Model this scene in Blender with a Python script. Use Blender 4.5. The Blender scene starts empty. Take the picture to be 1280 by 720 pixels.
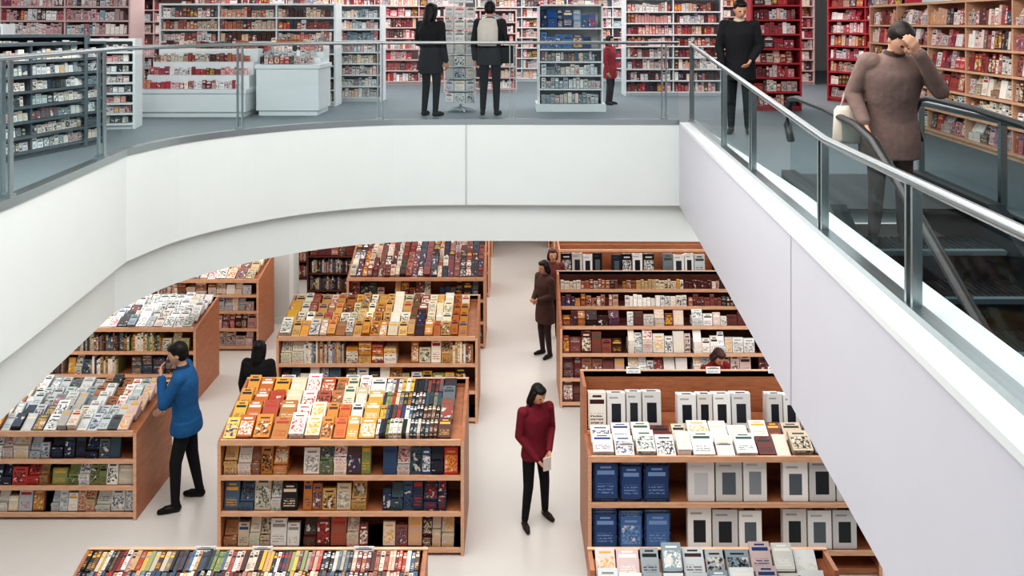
import bpy, bmesh, math, random
import numpy as np
from mathutils import Vector, Matrix
random.seed(7)
R = random.random
U = random.uniform
scene = bpy.context.scene
COL = scene.collection
try:
    scene.view_settings.view_transform = 'Standard'
    scene.view_settings.look = 'None'
    scene.view_settings.look = 'Medium High Contrast'
except Exception: pass

def lin(c):
    if isinstance(c, str):
        c = [int(c[i:i+2], 16)/255 for i in (0, 2, 4)]
    return tuple((v/12.92 if v <= .04045 else ((v+.055)/1.055)**2.4) for v in c)

# ---------------------------------------------------------------- materials
MATS = {}
def mat(name, col, rough=.6, metal=0.0, noise=0.0, nscale=20, spec=.5, bump=0.0):
    if name in MATS: return MATS[name]
    m = bpy.data.materials.new(name); m.use_nodes = True
    nt = m.node_tree; b = nt.nodes['Principled BSDF']
    c = lin(col)
    b.inputs['Base Color'].default_value = (*c, 1)
    b.inputs['Roughness'].default_value = rough
    b.inputs['Metallic'].default_value = metal
    b.inputs['Specular IOR Level'].default_value = spec
    if noise > 0 or bump > 0:
        tc = nt.nodes.new('ShaderNodeTexCoord')
        n = nt.nodes.new('ShaderNodeTexNoise'); n.inputs['Scale'].default_value = nscale
        n.inputs['Detail'].default_value = 4
        nt.links.new(tc.outputs['Object'], n.inputs['Vector'])
        mx = nt.nodes.new('ShaderNodeMixRGB'); mx.blend_type = 'MIX'
        mx.inputs['Color1'].default_value = (*[v*(1-noise) for v in c], 1)
        mx.inputs['Color2'].default_value = (*[min(1, v*(1+noise)) for v in c], 1)
        nt.links.new(n.outputs['Fac'], mx.inputs['Fac'])
        nt.links.new(mx.outputs['Color'], b.inputs['Base Color'])
        if bump > 0:
            bp = nt.nodes.new('ShaderNodeBump'); bp.inputs['Strength'].default_value = bump
            bp.inputs['Distance'].default_value = .03
            nt.links.new(n.outputs['Fac'], bp.inputs['Height'])
            nt.links.new(bp.outputs['Normal'], b.inputs['Normal'])
    MATS[name] = m
    return m

def wood_mat(name, c1, c2):
    m = bpy.data.materials.new(name); m.use_nodes = True
    nt = m.node_tree; b = nt.nodes['Principled BSDF']
    tc = nt.nodes.new('ShaderNodeTexCoord')
    mp = nt.nodes.new('ShaderNodeMapping'); mp.inputs['Scale'].default_value = (3, 3, 22)
    n = nt.nodes.new('ShaderNodeTexNoise'); n.inputs['Scale'].default_value = 2.2; n.inputs['Detail'].default_value = 6
    cr = nt.nodes.new('ShaderNodeValToRGB')
    cr.color_ramp.elements[0].position = .3; cr.color_ramp.elements[0].color = (*lin(c1), 1)
    cr.color_ramp.elements[1].position = .7; cr.color_ramp.elements[1].color = (*lin(c2), 1)
    nt.links.new(tc.outputs['Object'], mp.inputs['Vector']); nt.links.new(mp.outputs['Vector'], n.inputs['Vector'])
    nt.links.new(n.outputs['Fac'], cr.inputs['Fac']); nt.links.new(cr.outputs['Color'], b.inputs['Base Color'])
    b.inputs['Roughness'].default_value = .45
    return m

def math_node(nt, op, a, b=None):
    n = nt.nodes.new('ShaderNodeMath'); n.operation = op
    for i, v in enumerate((a, b)):
        if v is None: continue
        if isinstance(v, (int, float)): n.inputs[i].default_value = v
        else: nt.links.new(v, n.inputs[i])
    return n.outputs[0]

def book_mat():
    m = bpy.data.materials.new('printed_covers'); m.use_nodes = True
    nt = m.node_tree; b = nt.nodes['Principled BSDF']
    a1 = nt.nodes.new('ShaderNodeAttribute'); a1.attribute_name = 'Col'
    a2 = nt.nodes.new('ShaderNodeAttribute'); a2.attribute_name = 'Col2'
    uv = nt.nodes.new('ShaderNodeUVMap'); uv.uv_map = 'UVMap'
    sp = nt.nodes.new('ShaderNodeSeparateXYZ'); nt.links.new(uv.outputs['UV'], sp.inputs[0])
    u, v = sp.outputs[0], sp.outputs[1]
    M = lambda op, a, b=None: math_node(nt, op, a, b)
    def rect(u0, u1, v0, v1):
        r = M('GREATER_THAN', u, u0)
        r = M('MULTIPLY', r, M('LESS_THAN', u, u1))
        r = M('MULTIPLY', r, M('GREATER_THAN', v, v0))
        return M('MULTIPLY', r, M('LESS_THAN', v, v1))
    tc = nt.nodes.new('ShaderNodeTexCoord')
    nz = nt.nodes.new('ShaderNodeTexNoise'); nz.inputs['Scale'].default_value = 48; nz.inputs['Detail'].default_value = 3
    nt.links.new(tc.outputs['Object'], nz.inputs['Vector'])
    nz2 = nt.nodes.new('ShaderNodeTexNoise'); nz2.inputs['Scale'].default_value = 22; nz2.inputs['Detail'].default_value = 2
    nt.links.new(tc.outputs['Object'], nz2.inputs['Vector'])
    fac = M('MULTIPLY', M('SUBTRACT', nz.outputs['Fac'], .42), 6.0)
    fc = nt.nodes.new('ShaderNodeClamp'); nt.links.new(fac, fc.inputs[0])
    st = a2.outputs['Alpha']
    isdev = M('GREATER_THAN', st, .75)
    ispic = M('MULTIPLY', M('GREATER_THAN', st, .25), M('LESS_THAN', st, .75))
    istxt = M('LESS_THAN', st, .25)
    lines = M('MULTIPLY', rect(.12, .85, .1, .42), M('GREATER_THAN', M('FRACT', M('MULTIPLY', v, 11.0)), .5))
    lines = M('MULTIPLY', lines, M('GREATER_THAN', nz.outputs['Fac'], .45))
    txt = M('MAXIMUM', M('MAXIMUM', rect(.1, .9, .68, .8), rect(.25, .75, .86, .92)), M('MULTIPLY', lines, .8))
    txt = M('MULTIPLY', txt, istxt)
    pic = M('MULTIPLY', M('MAXIMUM', M('MULTIPLY', rect(.06, .94, .08, .7), fc.outputs[0]), rect(.2, .8, .8, .87)), ispic)
    dev = M('MULTIPLY', M('MAXIMUM', rect(.24, .76, .16, .70), M('MULTIPLY', rect(.12, .6, .84, .89), .5)), isdev)
    msk = M('MAXIMUM', M('MAXIMUM', txt, pic), dev)
    mx = nt.nodes.new('ShaderNodeMixRGB')
    nt.links.new(msk, mx.inputs['Fac']); nt.links.new(a1.outputs['Color'], mx.inputs['Color1']); nt.links.new(a2.outputs['Color'], mx.inputs['Color2'])
    wh = M('MULTIPLY', M('MULTIPLY', M('GREATER_THAN', nz2.outputs['Fac'], .60), rect(.06, .94, .08, .7)), ispic)
    mx2 = nt.nodes.new('ShaderNodeMixRGB'); mx2.inputs['Color2'].default_value = (.75, .72, .66, 1)
    nt.links.new(M('MULTIPLY', wh, .8), mx2.inputs['Fac']); nt.links.new(mx.outputs['Color'], mx2.inputs['Color1'])
    nt.links.new(mx2.outputs['Color'], b.inputs['Base Color'])
    b.inputs['Roughness'].default_value = .45
    b.inputs['Specular IOR Level'].default_value = .4
    return m
BOOK = book_mat()
WOOD = wood_mat('cherry_wood', '9c6445', 'b87a56')
WOODL = wood_mat('shelf_edge_wood', 'd2a080', 'e2b898')
WOODD = wood_mat('dark_wood', '4a261c', '63352a')
WHITE = mat('white_paint', 'dbe3e2', .5, noise=.02, nscale=3)
CLAD = mat('white_cladding', 'cfd0d9', .45, noise=.02, nscale=3)
WHITES = mat('white_laminate', 'e2e7e8', .4)
REDL = mat('red_laminate', 'b5303c', .4)
PINKL = mat('pale_pink_laminate', 'd9bcb8', .5)
GREYM = mat('grey_laminate', '4c585e', .5)
STEEL = mat('brushed_steel', 'acb4b6', .3, 1.0, noise=.1, nscale=60)
STEELD = mat('dark_steel', '1d2529', .5, .1)
RUBBER = mat('black_rubber', '15191b', .4)
STEP = mat('step_metal', '182226', .55, .0, noise=.3, nscale=80)

def glass_mat(name, tint, base=.05, graz=.45):
    m = bpy.data.materials.new(name); m.use_nodes = True
    nt = m.node_tree; nt.nodes.clear()
    o = nt.nodes.new('ShaderNodeOutputMaterial')
    t = nt.nodes.new('ShaderNodeBsdfTransparent'); t.inputs['Color'].default_value = (*tint, 1)
    g = nt.nodes.new('ShaderNodeBsdfGlossy'); g.inputs['Roughness'].default_value = .03
    g.inputs['Color'].default_value = (.9, .95, .95, 1)
    lw = nt.nodes.new('ShaderNodeLayerWeight'); lw.inputs['Blend'].default_value = .5
    f = math_node(nt, 'POWER', lw.outputs['Facing'], 4.0)
    f = math_node(nt, 'ADD', math_node(nt, 'MULTIPLY', f, graz), base)
    mx = nt.nodes.new('ShaderNodeMixShader')
    nt.links.new(f, mx.inputs[0]); nt.links.new(t.outputs[0], mx.inputs[1]); nt.links.new(g.outputs[0], mx.inputs[2])
    nt.links.new(mx.outputs[0], o.inputs['Surface'])
    return m
GLASS = glass_mat('clear_glass', (.86, .92, .93), .03, .1)
GLASST = glass_mat('tinted_glass', (.66, .74, .76), .015, .03)

# ---------------------------------------------------------------- mesh helpers
def link(o, parent=None):
    COL.objects.link(o)
    if parent: o.parent = parent
    return o
def empty(name, loc=(0, 0, 0), rot=0):
    e = bpy.data.objects.new(name, None); e.location = loc; e.rotation_euler = (0, 0, rot); e.empty_display_size = .2
    COL.objects.link(e); return e
def mesh_obj(name, verts, faces, material, parent=None, smooth=False):
    me = bpy.data.meshes.new(name); me.from_pydata([tuple(v) for v in verts], [], faces)
    if material: me.materials.append(material)
    if smooth:
        me.polygons.foreach_set('use_smooth', [True]*len(me.polygons))
    me.update()
    bm = bmesh.new(); bm.from_mesh(me); bmesh.ops.recalc_face_normals(bm, faces=bm.faces); bm.to_mesh(me); bm.free()
    return link(bpy.data.objects.new(name, me), parent)

class Geo:
    def __init__(s): s.v = []; s.f = []
    def box(s, x0, x1, y0, y1, z0, z1):
        n = len(s.v)
        s.v += [(x0,y0,z0),(x1,y0,z0),(x1,y1,z0),(x0,y1,z0),(x0,y0,z1),(x1,y0,z1),(x1,y1,z1),(x0,y1,z1)]
        s.f += [(n,n+3,n+2,n+1),(n+4,n+5,n+6,n+7),(n,n+1,n+5,n+4),(n+1,n+2,n+6,n+5),(n+2,n+3,n+7,n+6),(n+3,n,n+4,n+7)]
    def prism_x(s, x0, x1, prof):
        n = len(s.v); k = len(prof)
        s.v += [(x0, a, b) for a, b in prof] + [(x1, a, b) for a, b in prof]
        s.f += [tuple(range(n, n+k)), tuple(range(n+2*k-1, n+k-1, -1))]
        for i in range(k):
            j = (i+1) % k; s.f.append((n+i, n+k+i, n+k+j, n+j))
    def poly_z(s, pts, z0, z1):
        n = len(s.v); k = len(pts)
        s.v += [(a, b, z0) for a, b in pts] + [(a, b, z1) for a, b in pts]
        s.f += [tuple(range(n+k-1, n-1, -1)), tuple(range(n+k, n+2*k))]
        for i in range(k):
            j = (i+1) % k; s.f.append((n+i, n+j, n+k+j, n+k+i))
    def tube(s, pts, r, seg=10, r2=None):
        pts = [Vector(p) for p in pts]; n0 = len(s.v)
        for i, p in enumerate(pts):
            d = (pts[min(i+1, len(pts)-1)] - pts[max(i-1, 0)]).normalized()
            up = Vector((0, 0, 1)) if abs(d.z) < .95 else Vector((0, 1, 0))
            a = d.cross(up).normalized(); b = a.cross(d).normalized()
            for k in range(seg):
                t = 2*math.pi*k/seg
                s.v.append(tuple(p + a*math.cos(t)*r + b*math.sin(t)*(r2 or r)))
        for i in range(len(pts)-1):
            for k in range(seg):
                k2 = (k+1) % seg
                s.f.append((n0+i*seg+k, n0+i*seg+k2, n0+(i+1)*seg+k2, n0+(i+1)*seg+k))
        s.f.append(tuple(n0+k for k in range(seg))[::-1]); e = n0+(len(pts)-1)*seg
        s.f.append(tuple(e+k for k in range(seg)))
    def strip(s, path, z0, z1, th=0):
        n = len(s.v)
        for p in path:
            a = p[2] if len(p) > 2 else z0; b = p[3] if len(p) > 3 else z1
            s.v += [(p[0], p[1], a), (p[0], p[1], b)]
        for i in range(len(path)-1):
            s.f.append((n+2*i, n+2*i+2, n+2*i+3, n+2*i+1))
    def obj(s, name, m, parent=None, smooth=False): return mesh_obj(name, s.v, s.f, m, parent, smooth)

# ---------------------------------------------------------------- books (box clouds)
PAL = {
 'orange': ['e8a040','d98a2e','f0c060','e9dfc8','f3efe4','c9702a','e2b04a','b8502c','d8c8a0','f2ece0','f4e8cc','e89c30'],
 'tan':    ['c9995a','d9b070','b8783c','e8d8b8','a86838','efe6d2','d0a060','c88840','9c5a34','f0ead8'],
 'dark':   ['20242c','343a44','54302c','3c4c5c','7a5a48','8a8478','c8c0b0','262026','5c6670','b0a898'],
 'mixed':  ['e9e4da','c8a070','34405c','b8452c','e0b050','202428','8c9460','d8d0c0','6a4a3c','f0ece2','506880'],
 'cream':  ['efeae0','e6dccb','f5f2ec','d8c8ac','c8b090','b07850','f0e4d0','8a9098','cfd6da','9c6a50'],
 'blue':   ['2c4c80','365c94','25406c','4870a8','2a4878'],
 'blue2':  ['2860a0','3878b8','204878','90b4d8','2c5c98','1c3c6c'],
 'navy':   ['28384c','e8e4da','c8443c','3c5878','48606c','e0d0b0','b8905c','1c2430','6c8090'],
 'greenish':['90a060','c0b878','e8e0c8','486858','d89838','2c4860','f0ecdc','304050'],
 'red':    ['8c3430','b04840','e4dcd4','602824','d8a898','3c2022','f0ebe6','a8584c','c8b0a4'],
 'redw':   ['b04450','e8e0de','d07c80','f0ecec','782c34','e4b4b2','c03844','e0cccc','503034'],
 'pale':   ['e8eaea','dfe4e6','c8d0d4','f2f2f0','b8c0c4','90a0a8','e0c8c4','d8d8d0'],
 'pastel': ['e8d4d0','dcb0b0','c8d8dc','ece4e2','c09c9c','dc9090','f4e8e6','90a8b4'],
 'shop':   ['ecd8d4','d4908c','8c4848','f2ece8','5c3438','dcc4be','b46460','303438','e6ccc4','c0bcc0','a83c40'],
 'card':   ['e4e8e8','c8d4d4','88989c','f0f2f2','586468','b4c4c4','e8e0d8','303c40'],
 'whitebox':['eeeeec','e8e9e9','f2f2f0','e4e2de'],
 'whitepack':['eeeeec','f2f2f0','e4dcd4','f4f0ea','d8c0b8','6a3430','e8e4e0'],
 'wine':   ['4c2024','6a2c2c','7c3c34','2c1c20','a06050','c8a898','381c20','8a4a40'],
 'brownr': ['7c3c30','9c5a44','c8a48c','5c2c28','e0d0c0','b07860','442420','d8bca8'],
}
PL = {k: [lin(c) for c in v] for k, v in PAL.items()}
INK = [lin(c) for c in ['202428','f2efe8','b03028','e0a838','2c4470','8c8c88','e8d8b8','402020','3c5848','101418']]
class Boxes:
    def __init__(s): s.V = []; s.C = []; s.C2 = []
    FV = [(0,1,5,4),(4,5,6,7),(1,2,6,5),(3,0,4,7),(2,3,7,6),(1,0,3,2)]
    def add(s, c, sz, rx=0, col=None, col2=None, style=None, rz=0):
        hx, hy, hz = sz[0]/2, sz[1]/2, sz[2]/2
        if style is None: style = .5 if R() < .55 else 0.0
        cr, sr = math.cos(rx), math.sin(rx); cz, szn = math.cos(rz), math.sin(rz)
        out = []
        for (a, b, d) in ((-hx,-hy,-hz),(hx,-hy,-hz),(hx,hy,-hz),(-hx,hy,-hz),(-hx,-hy,hz),(hx,-hy,hz),(hx,hy,hz),(-hx,hy,hz)):
            b, d = b*cr-d*sr, b*sr+d*cr
            a, b = a*cz-b*szn, a*szn+b*cz
            out.append((c[0]+a, c[1]+b, c[2]+d))
        s.V.append(out); s.C.append((*col, 1)); s.C2.append((*(col2 or random.choice(INK)), style))
    def obj(s, name, parent):
        n = len(s.V)
        if n == 0: return
        me = bpy.data.meshes.new(name)
        V = np.array(s.V).reshape(-1, 3)
        F = (np.array(s.FV)[None] + 8*np.arange(n)[:, None, None]).reshape(-1, 4)
        me.from_pydata(V.tolist(), [], F.tolist())
        a = me.color_attributes.new('Col', 'FLOAT_COLOR', 'CORNER')
        a.data.foreach_set('color', np.repeat(np.array(s.C), 24, axis=0).ravel().astype('f'))
        a = me.color_attributes.new('Col2', 'FLOAT_COLOR', 'CORNER')
        a.data.foreach_set('color', np.repeat(np.array(s.C2), 24, axis=0).ravel().astype('f'))
        uvl = me.uv_layers.new(name='UVMap')
        q = np.array([[0,0],[1,0],[1,1],[0,1]], dtype='f'); z = np.full((4, 2), -1, dtype='f')
        per = np.concatenate([q, q, z, z, z, z])
        uvl.data.foreach_set('uv', np.tile(per, (n, 1)).ravel())
        me.materials.append(BOOK); me.update()
        return link(bpy.data.objects.new(name, me), parent)

def pcol(p):
    c = random.choice(PL[p]); k = U(.75, 1.1)
    return tuple(min(1, v*k) for v in c)

def fill_row(B, x0, x1, y, z, h, d, mode, pal):
    x = x0+.01
    segmode = mode; seg_end = x
    c = pcol(pal); c2 = random.choice(INK)
    while True:
        if mode == 'mix' and x >= seg_end:
            segmode = random.choice(['face', 'face', 'spine', 'stack']); seg_end = x+U(.25, .6)
        sm = segmode
        if sm == 'face':
            w = U(.09, .18); hh = h*U(.55, .95)
            if x+w > x1: break
            if R() < .8: c = pcol(pal); c2 = random.choice(INK)
            t = .16
            if R() < .35:
                zz = z+.001; ph = h*U(.2, .5)
                while zz < z+ph:
                    tt = U(.014, .024); B.add((x+w/2+U(-.004, .004), y+.02+d*.3, zz+tt/2), (w*.92, d*.6, tt*.9), 0, tuple(v*U(.8, 1.05) for v in c), c2); zz += tt
                hh = min(h*.93-ph, .2)
                B.add((x+w/2, y+.06+hh*.5*math.sin(.5), zz+hh/2*math.cos(.5)+.004), (w*.93, .02, hh), -.5, c, c2)
            else:
                B.add((x+w/2, y+.05+hh*.5*math.sin(t), z+hh/2*math.cos(t)+.004), (w*.94, U(.03, .06), hh), -t, c, c2)
            x += w
        elif sm == 'big':
            w = U(.24, .29); hh = h*U(.84, .94)
            if x+w > x1+.02: break
            if pal == 'blue':
                zz = z+.001; cc = pcol(pal)
                while zz < z+hh:
                    tt = U(.026, .036)
                    B.add((x+w/2+U(-.005, .005), y+.02+d*.35+U(-.005, .005), zz+tt/2), (w*.92, d*.66, tt*.9), 0, tuple(v*U(.75, 1.2) for v in cc), lin('a8c0dc'), 0.0); zz += tt
                B.add((x+w/2, y+.012, z+hh*.52), (w*.8, .012, hh*.8), -.03, pcol(pal), lin('7c9cc8'), .5 if R() < .5 else 0.0)
            else:
                r = R()
                if r < .68: c, c2, st = pcol('whitebox'), random.choice([lin('8a9298'), lin('1c2228'), lin('5c666e'), lin('c8ccd0')]), 1.0
                elif r < .76: c, c2, st = lin('1e2228'), lin('6c7884'), 1.0
                elif r < .88: c, c2, st = lin('d87838'), lin('f0e8d8'), .5
                else: c, c2, st = pcol('pale'), random.choice(INK), 0.0
                B.add((x+w/2, y+.07, z+hh/2+.006), (w*.94, .08, hh), -.06, c, c2, st)
            x += w
        elif sm == 'mini':
            w = U(.045, .09); hh = h*U(.6, .95)
            if x+w > x1: break
            if R() < .6: c = pcol(pal); c2 = random.choice(INK)
            B.add((x+w/2, y+.04, z+hh/2+.003), (w*.88, .04, hh), -.08, c, c2); x += w
        elif sm == 'spine':
            w = U(.018, .04); hh = h*U(.65, .92)
            if x+w > x1: break
            B.add((x+w/2, y+d*.4, z+hh/2+.001), (w*.94, d*.7, hh), 0, pcol(pal), random.choice(INK)); x += w
        else:
            w = U(.14, .2)
            if x+w > x1: break
            zz = z+.001; top = z+h*U(.5, .88); c = pcol(pal)
            while zz < top:
                t = U(.015, .03)
                if R() < .25: c = pcol(pal)
                B.add((x+w/2+U(-.004, .004), y+.02+d*.35, zz+t/2), (w*.92, d*.65, t*.92), 0, c, random.choice(INK)); zz += t
            x += w

def fill_deck(B, x0, x1, y0, z0, y1, z1, palfn, n=4, wr=(.14, .2)):
    a = math.atan2(z1-z0, y1-y0); L = math.hypot(y1-y0, z1-z0)
    x = x0+.01
    while True:
        w = U(*wr); fx = (x-x0)/(x1-x0)
        if x+w > x1: break
        pal, kind = palfn(fx)
        c = pcol(pal); c2 = random.choice(INK)
        for j in range(n):
            if R() < .5: c = pcol(pal); c2 = random.choice(INK)
            ln = L/n*1.12
            t = (j+.5)/n
            cy = y0+(y1-y0)*t; cz = z0+(z1-z0)*t+.035
            if kind == 'cover':
                lift = random.choice([0, 0, 0, .025, .05])
                if lift:
                    B.add((x+w/2, cy, cz+lift/2), (w*.84, ln*.7, lift+.02), a+.1, tuple(v*.9 for v in c), c2, 0.0)
                B.add((x+w/2+U(-.006, .006), cy, cz+.03+lift), (w*.9, ln*U(.82, 1), .035), a+.42+U(-.08, .08), c, c2)
            elif kind == 'stack':
                m = 4
                for q in range(m):
                    ww = w/m
                    B.add((x+ww*(q+.5), cy, cz+.02), (ww*.9, ln*.78, .06+R()*.05), a+.1, pcol(pal), c2, 0.0)
            else:
                B.add((x+w/2, cy+.03, cz+.05), (w*.9, .04, ln*.8), -.5, c, c2)
        x += w

def sign_card(B, x, y, z, w=.16, h=.07):
    B.add((x, y, z+h/2), (w, .01, h), -.15, lin('f0f0ee'), lin('505050'), 0.0)

def unit(name, X0, X1, Yf, profile, shelves, decks=(), backs=(), rims=(), side=WOOD, edge=WOODL, board=WOOD, rot=0, cards=()):
    """wooden display unit. local x 0..W, y 0 front, z up"""
    W = X1-X0
    e = empty(name, (X0, Yf, 0), rot)
    g = Geo(); t = .035
    g.prism_x(0, t, profile); g.prism_x(W-t, W, profile)
    g.obj('side_panels', side, e)
    g = Geo(); g2 = Geo(); B = Boxes()
    ymax = max(p[0] for p in profile)
    g.box(t, W-t, .03, ymax-.02, .01, .07)
    zf = [p[1] for p in profile if p[0] == 0][-1]
    g2.box(0, t, -.006, .0, 0, zf); g2.box(W-t, W, -.006, 0, 0, zf)
    for (y, z0, z1) in backs: g.box(t, W-t, y, y+.02, z0, z1)
    for (z, y, d, h, mode, pal) in shelves:
        g.box(t, W-t, y+.02, y+d, z-.025, z)
        g2.box(t, W-t, y, y+.02, z-.035, z+.012)
        nb = max(1, round(W/.9)); bw = (W-2*t)/nb
        for k in range(nb):
            p = pal[k % len(pal)] if isinstance(pal, (list, tuple)) else pal
            fill = fill_row if mode != 'device' else fill_device
            fill(B, t+bw*k, t+bw*(k+1)-.01, y+.02, z, h, d, mode, p)
    for (y0, z0, y1, z1, fn, n, wr) in decks:
        g.prism_x(t, W-t, [(y0, z0-.02), (y1, z1-.02), (y1, z1), (y0, z0)])
        g2.box(t, W-t, y0-.018, y0+.004, z0-.03, z0+.03)
        fill_deck(B, t, W-t, y0, z0, y1, z1, fn, n, wr)
    for (y, z0, z1) in rims: g2.box(0, W, y, y+.03, z0, z1)
    for (x, y, z) in cards: sign_card(B, x, y, z)
    g.obj('boards', board, e); g2.obj('shelf_lips', edge, e); B.obj('books', e)
    return e

def fill_device(B, x0, x1, y, z, h, d, mode, pal):
    x = x0+.01
    while True:
        w = U(.17, .22)
        if x+w > x1+.01: break
        hh = h*U(.82, .93); r = R()
        if r < .66: c, c2, st = pcol('whitebox'), random.choice([lin('15181c'), lin('2a2e36'), lin('1c2026'), lin('22262c')]), 1.0
        elif r < .88: c, c2, st = random.choice([lin('14171c'), lin('1e2838'), lin('101216')]), random.choice([lin('e0e0e0'), lin('58626c')]), random.choice([1.0, .5])
        else: c, c2, st = pcol('cream'), random.choice(INK), 0.0
        B.add((x+w/2, y+.09, z+hh/2+.008), (w*.93, .07, hh), -.12, c, c2, st)
        B.add((x+w/2, y+.2, z+hh*.45), (w*.86, .1, hh*.88), 0, c, c2, st)
        x += w

def bookcase(name, loc, rot, W, H, D, rows, pal, mode, frame, z0=.08, lean=0):
    e = empty(name, loc, rot); t = .03
    g = Geo(); B = Boxes()
    g.box(0, t, 0, D, 0, H); g.box(W-t, W, 0, D, 0, H); g.box(t, W-t, D-.02, D, .0, H)
    g.box(t, W-t, .02, D-.02, 0, z0-.02); g.box(t, W-t, 0, D, H-.03, H)
    nb = max(1, round(W/1.0)); bw = (W-2*t)/nb
    for k in range(1, nb): g.box(t+bw*k-.012, t+bw*k+.012, .01, D-.02, z0, H)
    rh = (H-.03-z0)/rows
    for r in range(rows):
        z = z0+rh*r
        g.box(t, W-t, -.015, D-.02, z-.025, z)
        for k in range(nb):
            p = random.choice(pal) if isinstance(pal, (list, tuple)) else pal
            m = random.choice(mode) if isinstance(mode, (list, tuple)) else mode
            fill_row(B, t+bw*k+.015, t+bw*(k+1)-.015, .01, z, rh-.03, D-.05, m, p)
    g.obj('frame', frame, e); B.obj('books', e)
    return e

# ---------------------------------------------------------------- room shell
ZU = 4.2; KX = .082
def P(c, y): return (c+KX*y, y)
g = Geo(); g.box(-14, 12, -3, 24, -.1, 0)
FLOOR = mat('polished_floor', 'd2d0cc', .28, noise=.03, nscale=1.5)
g.obj('floor', FLOOR)
UFLOOR = mat('grey_carpet', '6c777c', .6, noise=.08, nscale=60)
def catmull(pts, n=6):
    out = []
    for i in range(len(pts)-1):
        p0 = pts[max(i-1, 0)]; p1 = pts[i]; p2 = pts[i+1]; p3 = pts[min(i+2, len(pts)-1)]
        for k in range(n):
            t = k/n
            out.append(tuple(.5*((2*p1[j])+(-p0[j]+p2[j])*t+(2*p0[j]-5*p1[j]+4*p2[j]-p3[j])*t*t+(-p0[j]+3*p1[j]-3*p2[j]+p3[j])*t**3) for j in range(len(p1))))
    out.append(pts[-1]); return out
CORNER = P(1.456, 11.45)
curve = catmull([(-.5, 11.5), (-1.7, 11.42), (-2.75, 11.0), (-3.5, 10.35), (-4.0, 9.6), (-4.22, 8.75)])
VOID = [CORNER] + curve + [(-3.95, 6.4), (-3.75, 4.0), (-3.55, 0.0), (-3.5, -3)]
def offset(path, d):
    out = []
    for i, p in enumerate(path):
        a = Vector(path[max(i-1, 0)]); b = Vector(path[min(i+1, len(path)-1)])
        t = (b-a).normalized(); n = Vector((t.y, -t.x))
        out.append((p[0]+n.x*d, p[1]+n.y*d))
    return out
g = Geo()
g.poly_z(VOID+[(-14, -3), (-14, 24), (CORNER[0], 24)], ZU-.03, ZU)
g.poly_z([P(1.456, 11.45), P(1.456, 6.2), P(12, 6.2), P(12, 24), (CORNER[0], 24)], ZU-.03, ZU)
g.poly_z([P(3.2, 6.2), P(3.2, -3), (12, -3), (12, 6.2)], ZU-.03, ZU)
g.obj('floor_upper', UFLOOR)
g = Geo()
vi = offset(VOID, .35)
for a in range(len(VOID)-1):
    g.poly_z([VOID[a], VOID[a+1], vi[a+1], vi[a]], 3.0, ZU-.031)
g.obj('wall_balcony_fascia', WHITE)
g = Geo(); va = offset(VOID, .12); vb = offset(VOID, .5)
va[0] = (va[0][0]+.6, va[0][1]); vb[0] = (vb[0][0]+.6, vb[0][1])
for a in range(len(VOID)-1):
    g.poly_z([va[a], va[a+1], vb[a+1], vb[a]], 2.45, 2.999)
g.obj('wall_balcony_soffit_beam', WHITE)
g = Geo()
g.poly_z([P(1.456, 11.45), P(1.456, -3), P(1.85, -3), P(1.85, 11.45)], 3.0, ZU-.031)
g.obj('wall_escalator_cladding', CLAD)
g = Geo()
g.poly_z([P(1.44, 11.3), P(1.44, -3), P(1.86, -3), P(1.86, 6.6), P(1.66, 11.3)], ZU-.029, ZU+.012)
g.obj('trim_ledge', WHITES)
g = Geo()
JO = mat('joint_grey', 'aab2b4', .6)
for (x, y) in [(-.66, 11.49)]: g.box(x-.004, x+.004, y-.012, y-.002, 3.0, 4.16)
a, b = P(1.452, 5.45), P(1.452, 5.462)
g.strip([a, b], 3.0, 4.18)
g.obj('trim_joints', JO)
g = Geo(); vs = offset(VOID, -.012); vt = offset(VOID, .10)
for a in range(len(VOID)-1):
    g.poly_z([vs[a], vs[a+1], vt[a+1], vt[a]], ZU-.04, ZU+.035)
g.obj('trim_balcony_edge', STEEL)
g = Geo()
g.poly_z([(-14, -3), (-14, 24), (12, 24), (12, 12), (-3, 12.0), (-4.1, 11.0), (-4.8, 9.0), (-4.6, 6.4), (-4.2, -3)], 2.6, 2.62)
CEIL = mat('ceiling_white', 'e8eaea', .8)
g.obj('ceiling', CEIL)
g = Geo(); g.box(-14, 12, -3, 24, 7.6, 7.7); g.obj('ceiling_upper', CEIL)
WALLC = mat('wall_paint', 'd0d2d0', .7, noise=.02, nscale=2)
g = Geo(); g.box(-14, 12, 24, 24.1, 0, 7.6); g.obj('wall_back', WALLC)
g = Geo(); g.box(-14.1, -14, -3, 24, 0, 7.6); g.obj('wall_left', WALLC)
g = Geo(); g.box(12, 12.1, -3, 24, 0, 7.6); g.obj('wall_right', WALLC)
def column(name, x, y, z0, z1, w=.5):
    g = Geo(); k = .06; h = w/2
    g.poly_z([(x-h+k, y-h), (x+h-k, y-h), (x+h, y-h+k), (x+h, y+h-k), (x+h-k, y+h), (x-h+k, y+h), (x-h, y+h-k), (x-h, y-h+k)], z0, z1)
    g.box(x-h-.02, x+h+.02, y-h-.02, y+h+.02, z0, z0+.12)
    g.obj(name, WHITE)
column('column', -4.35, 15.2, 0, 2.6)
column('column', 7.35, 14.4, ZU, 7.6, .8)
column('column', -8.6, 16.2, ZU, 7.6, .6)

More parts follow.
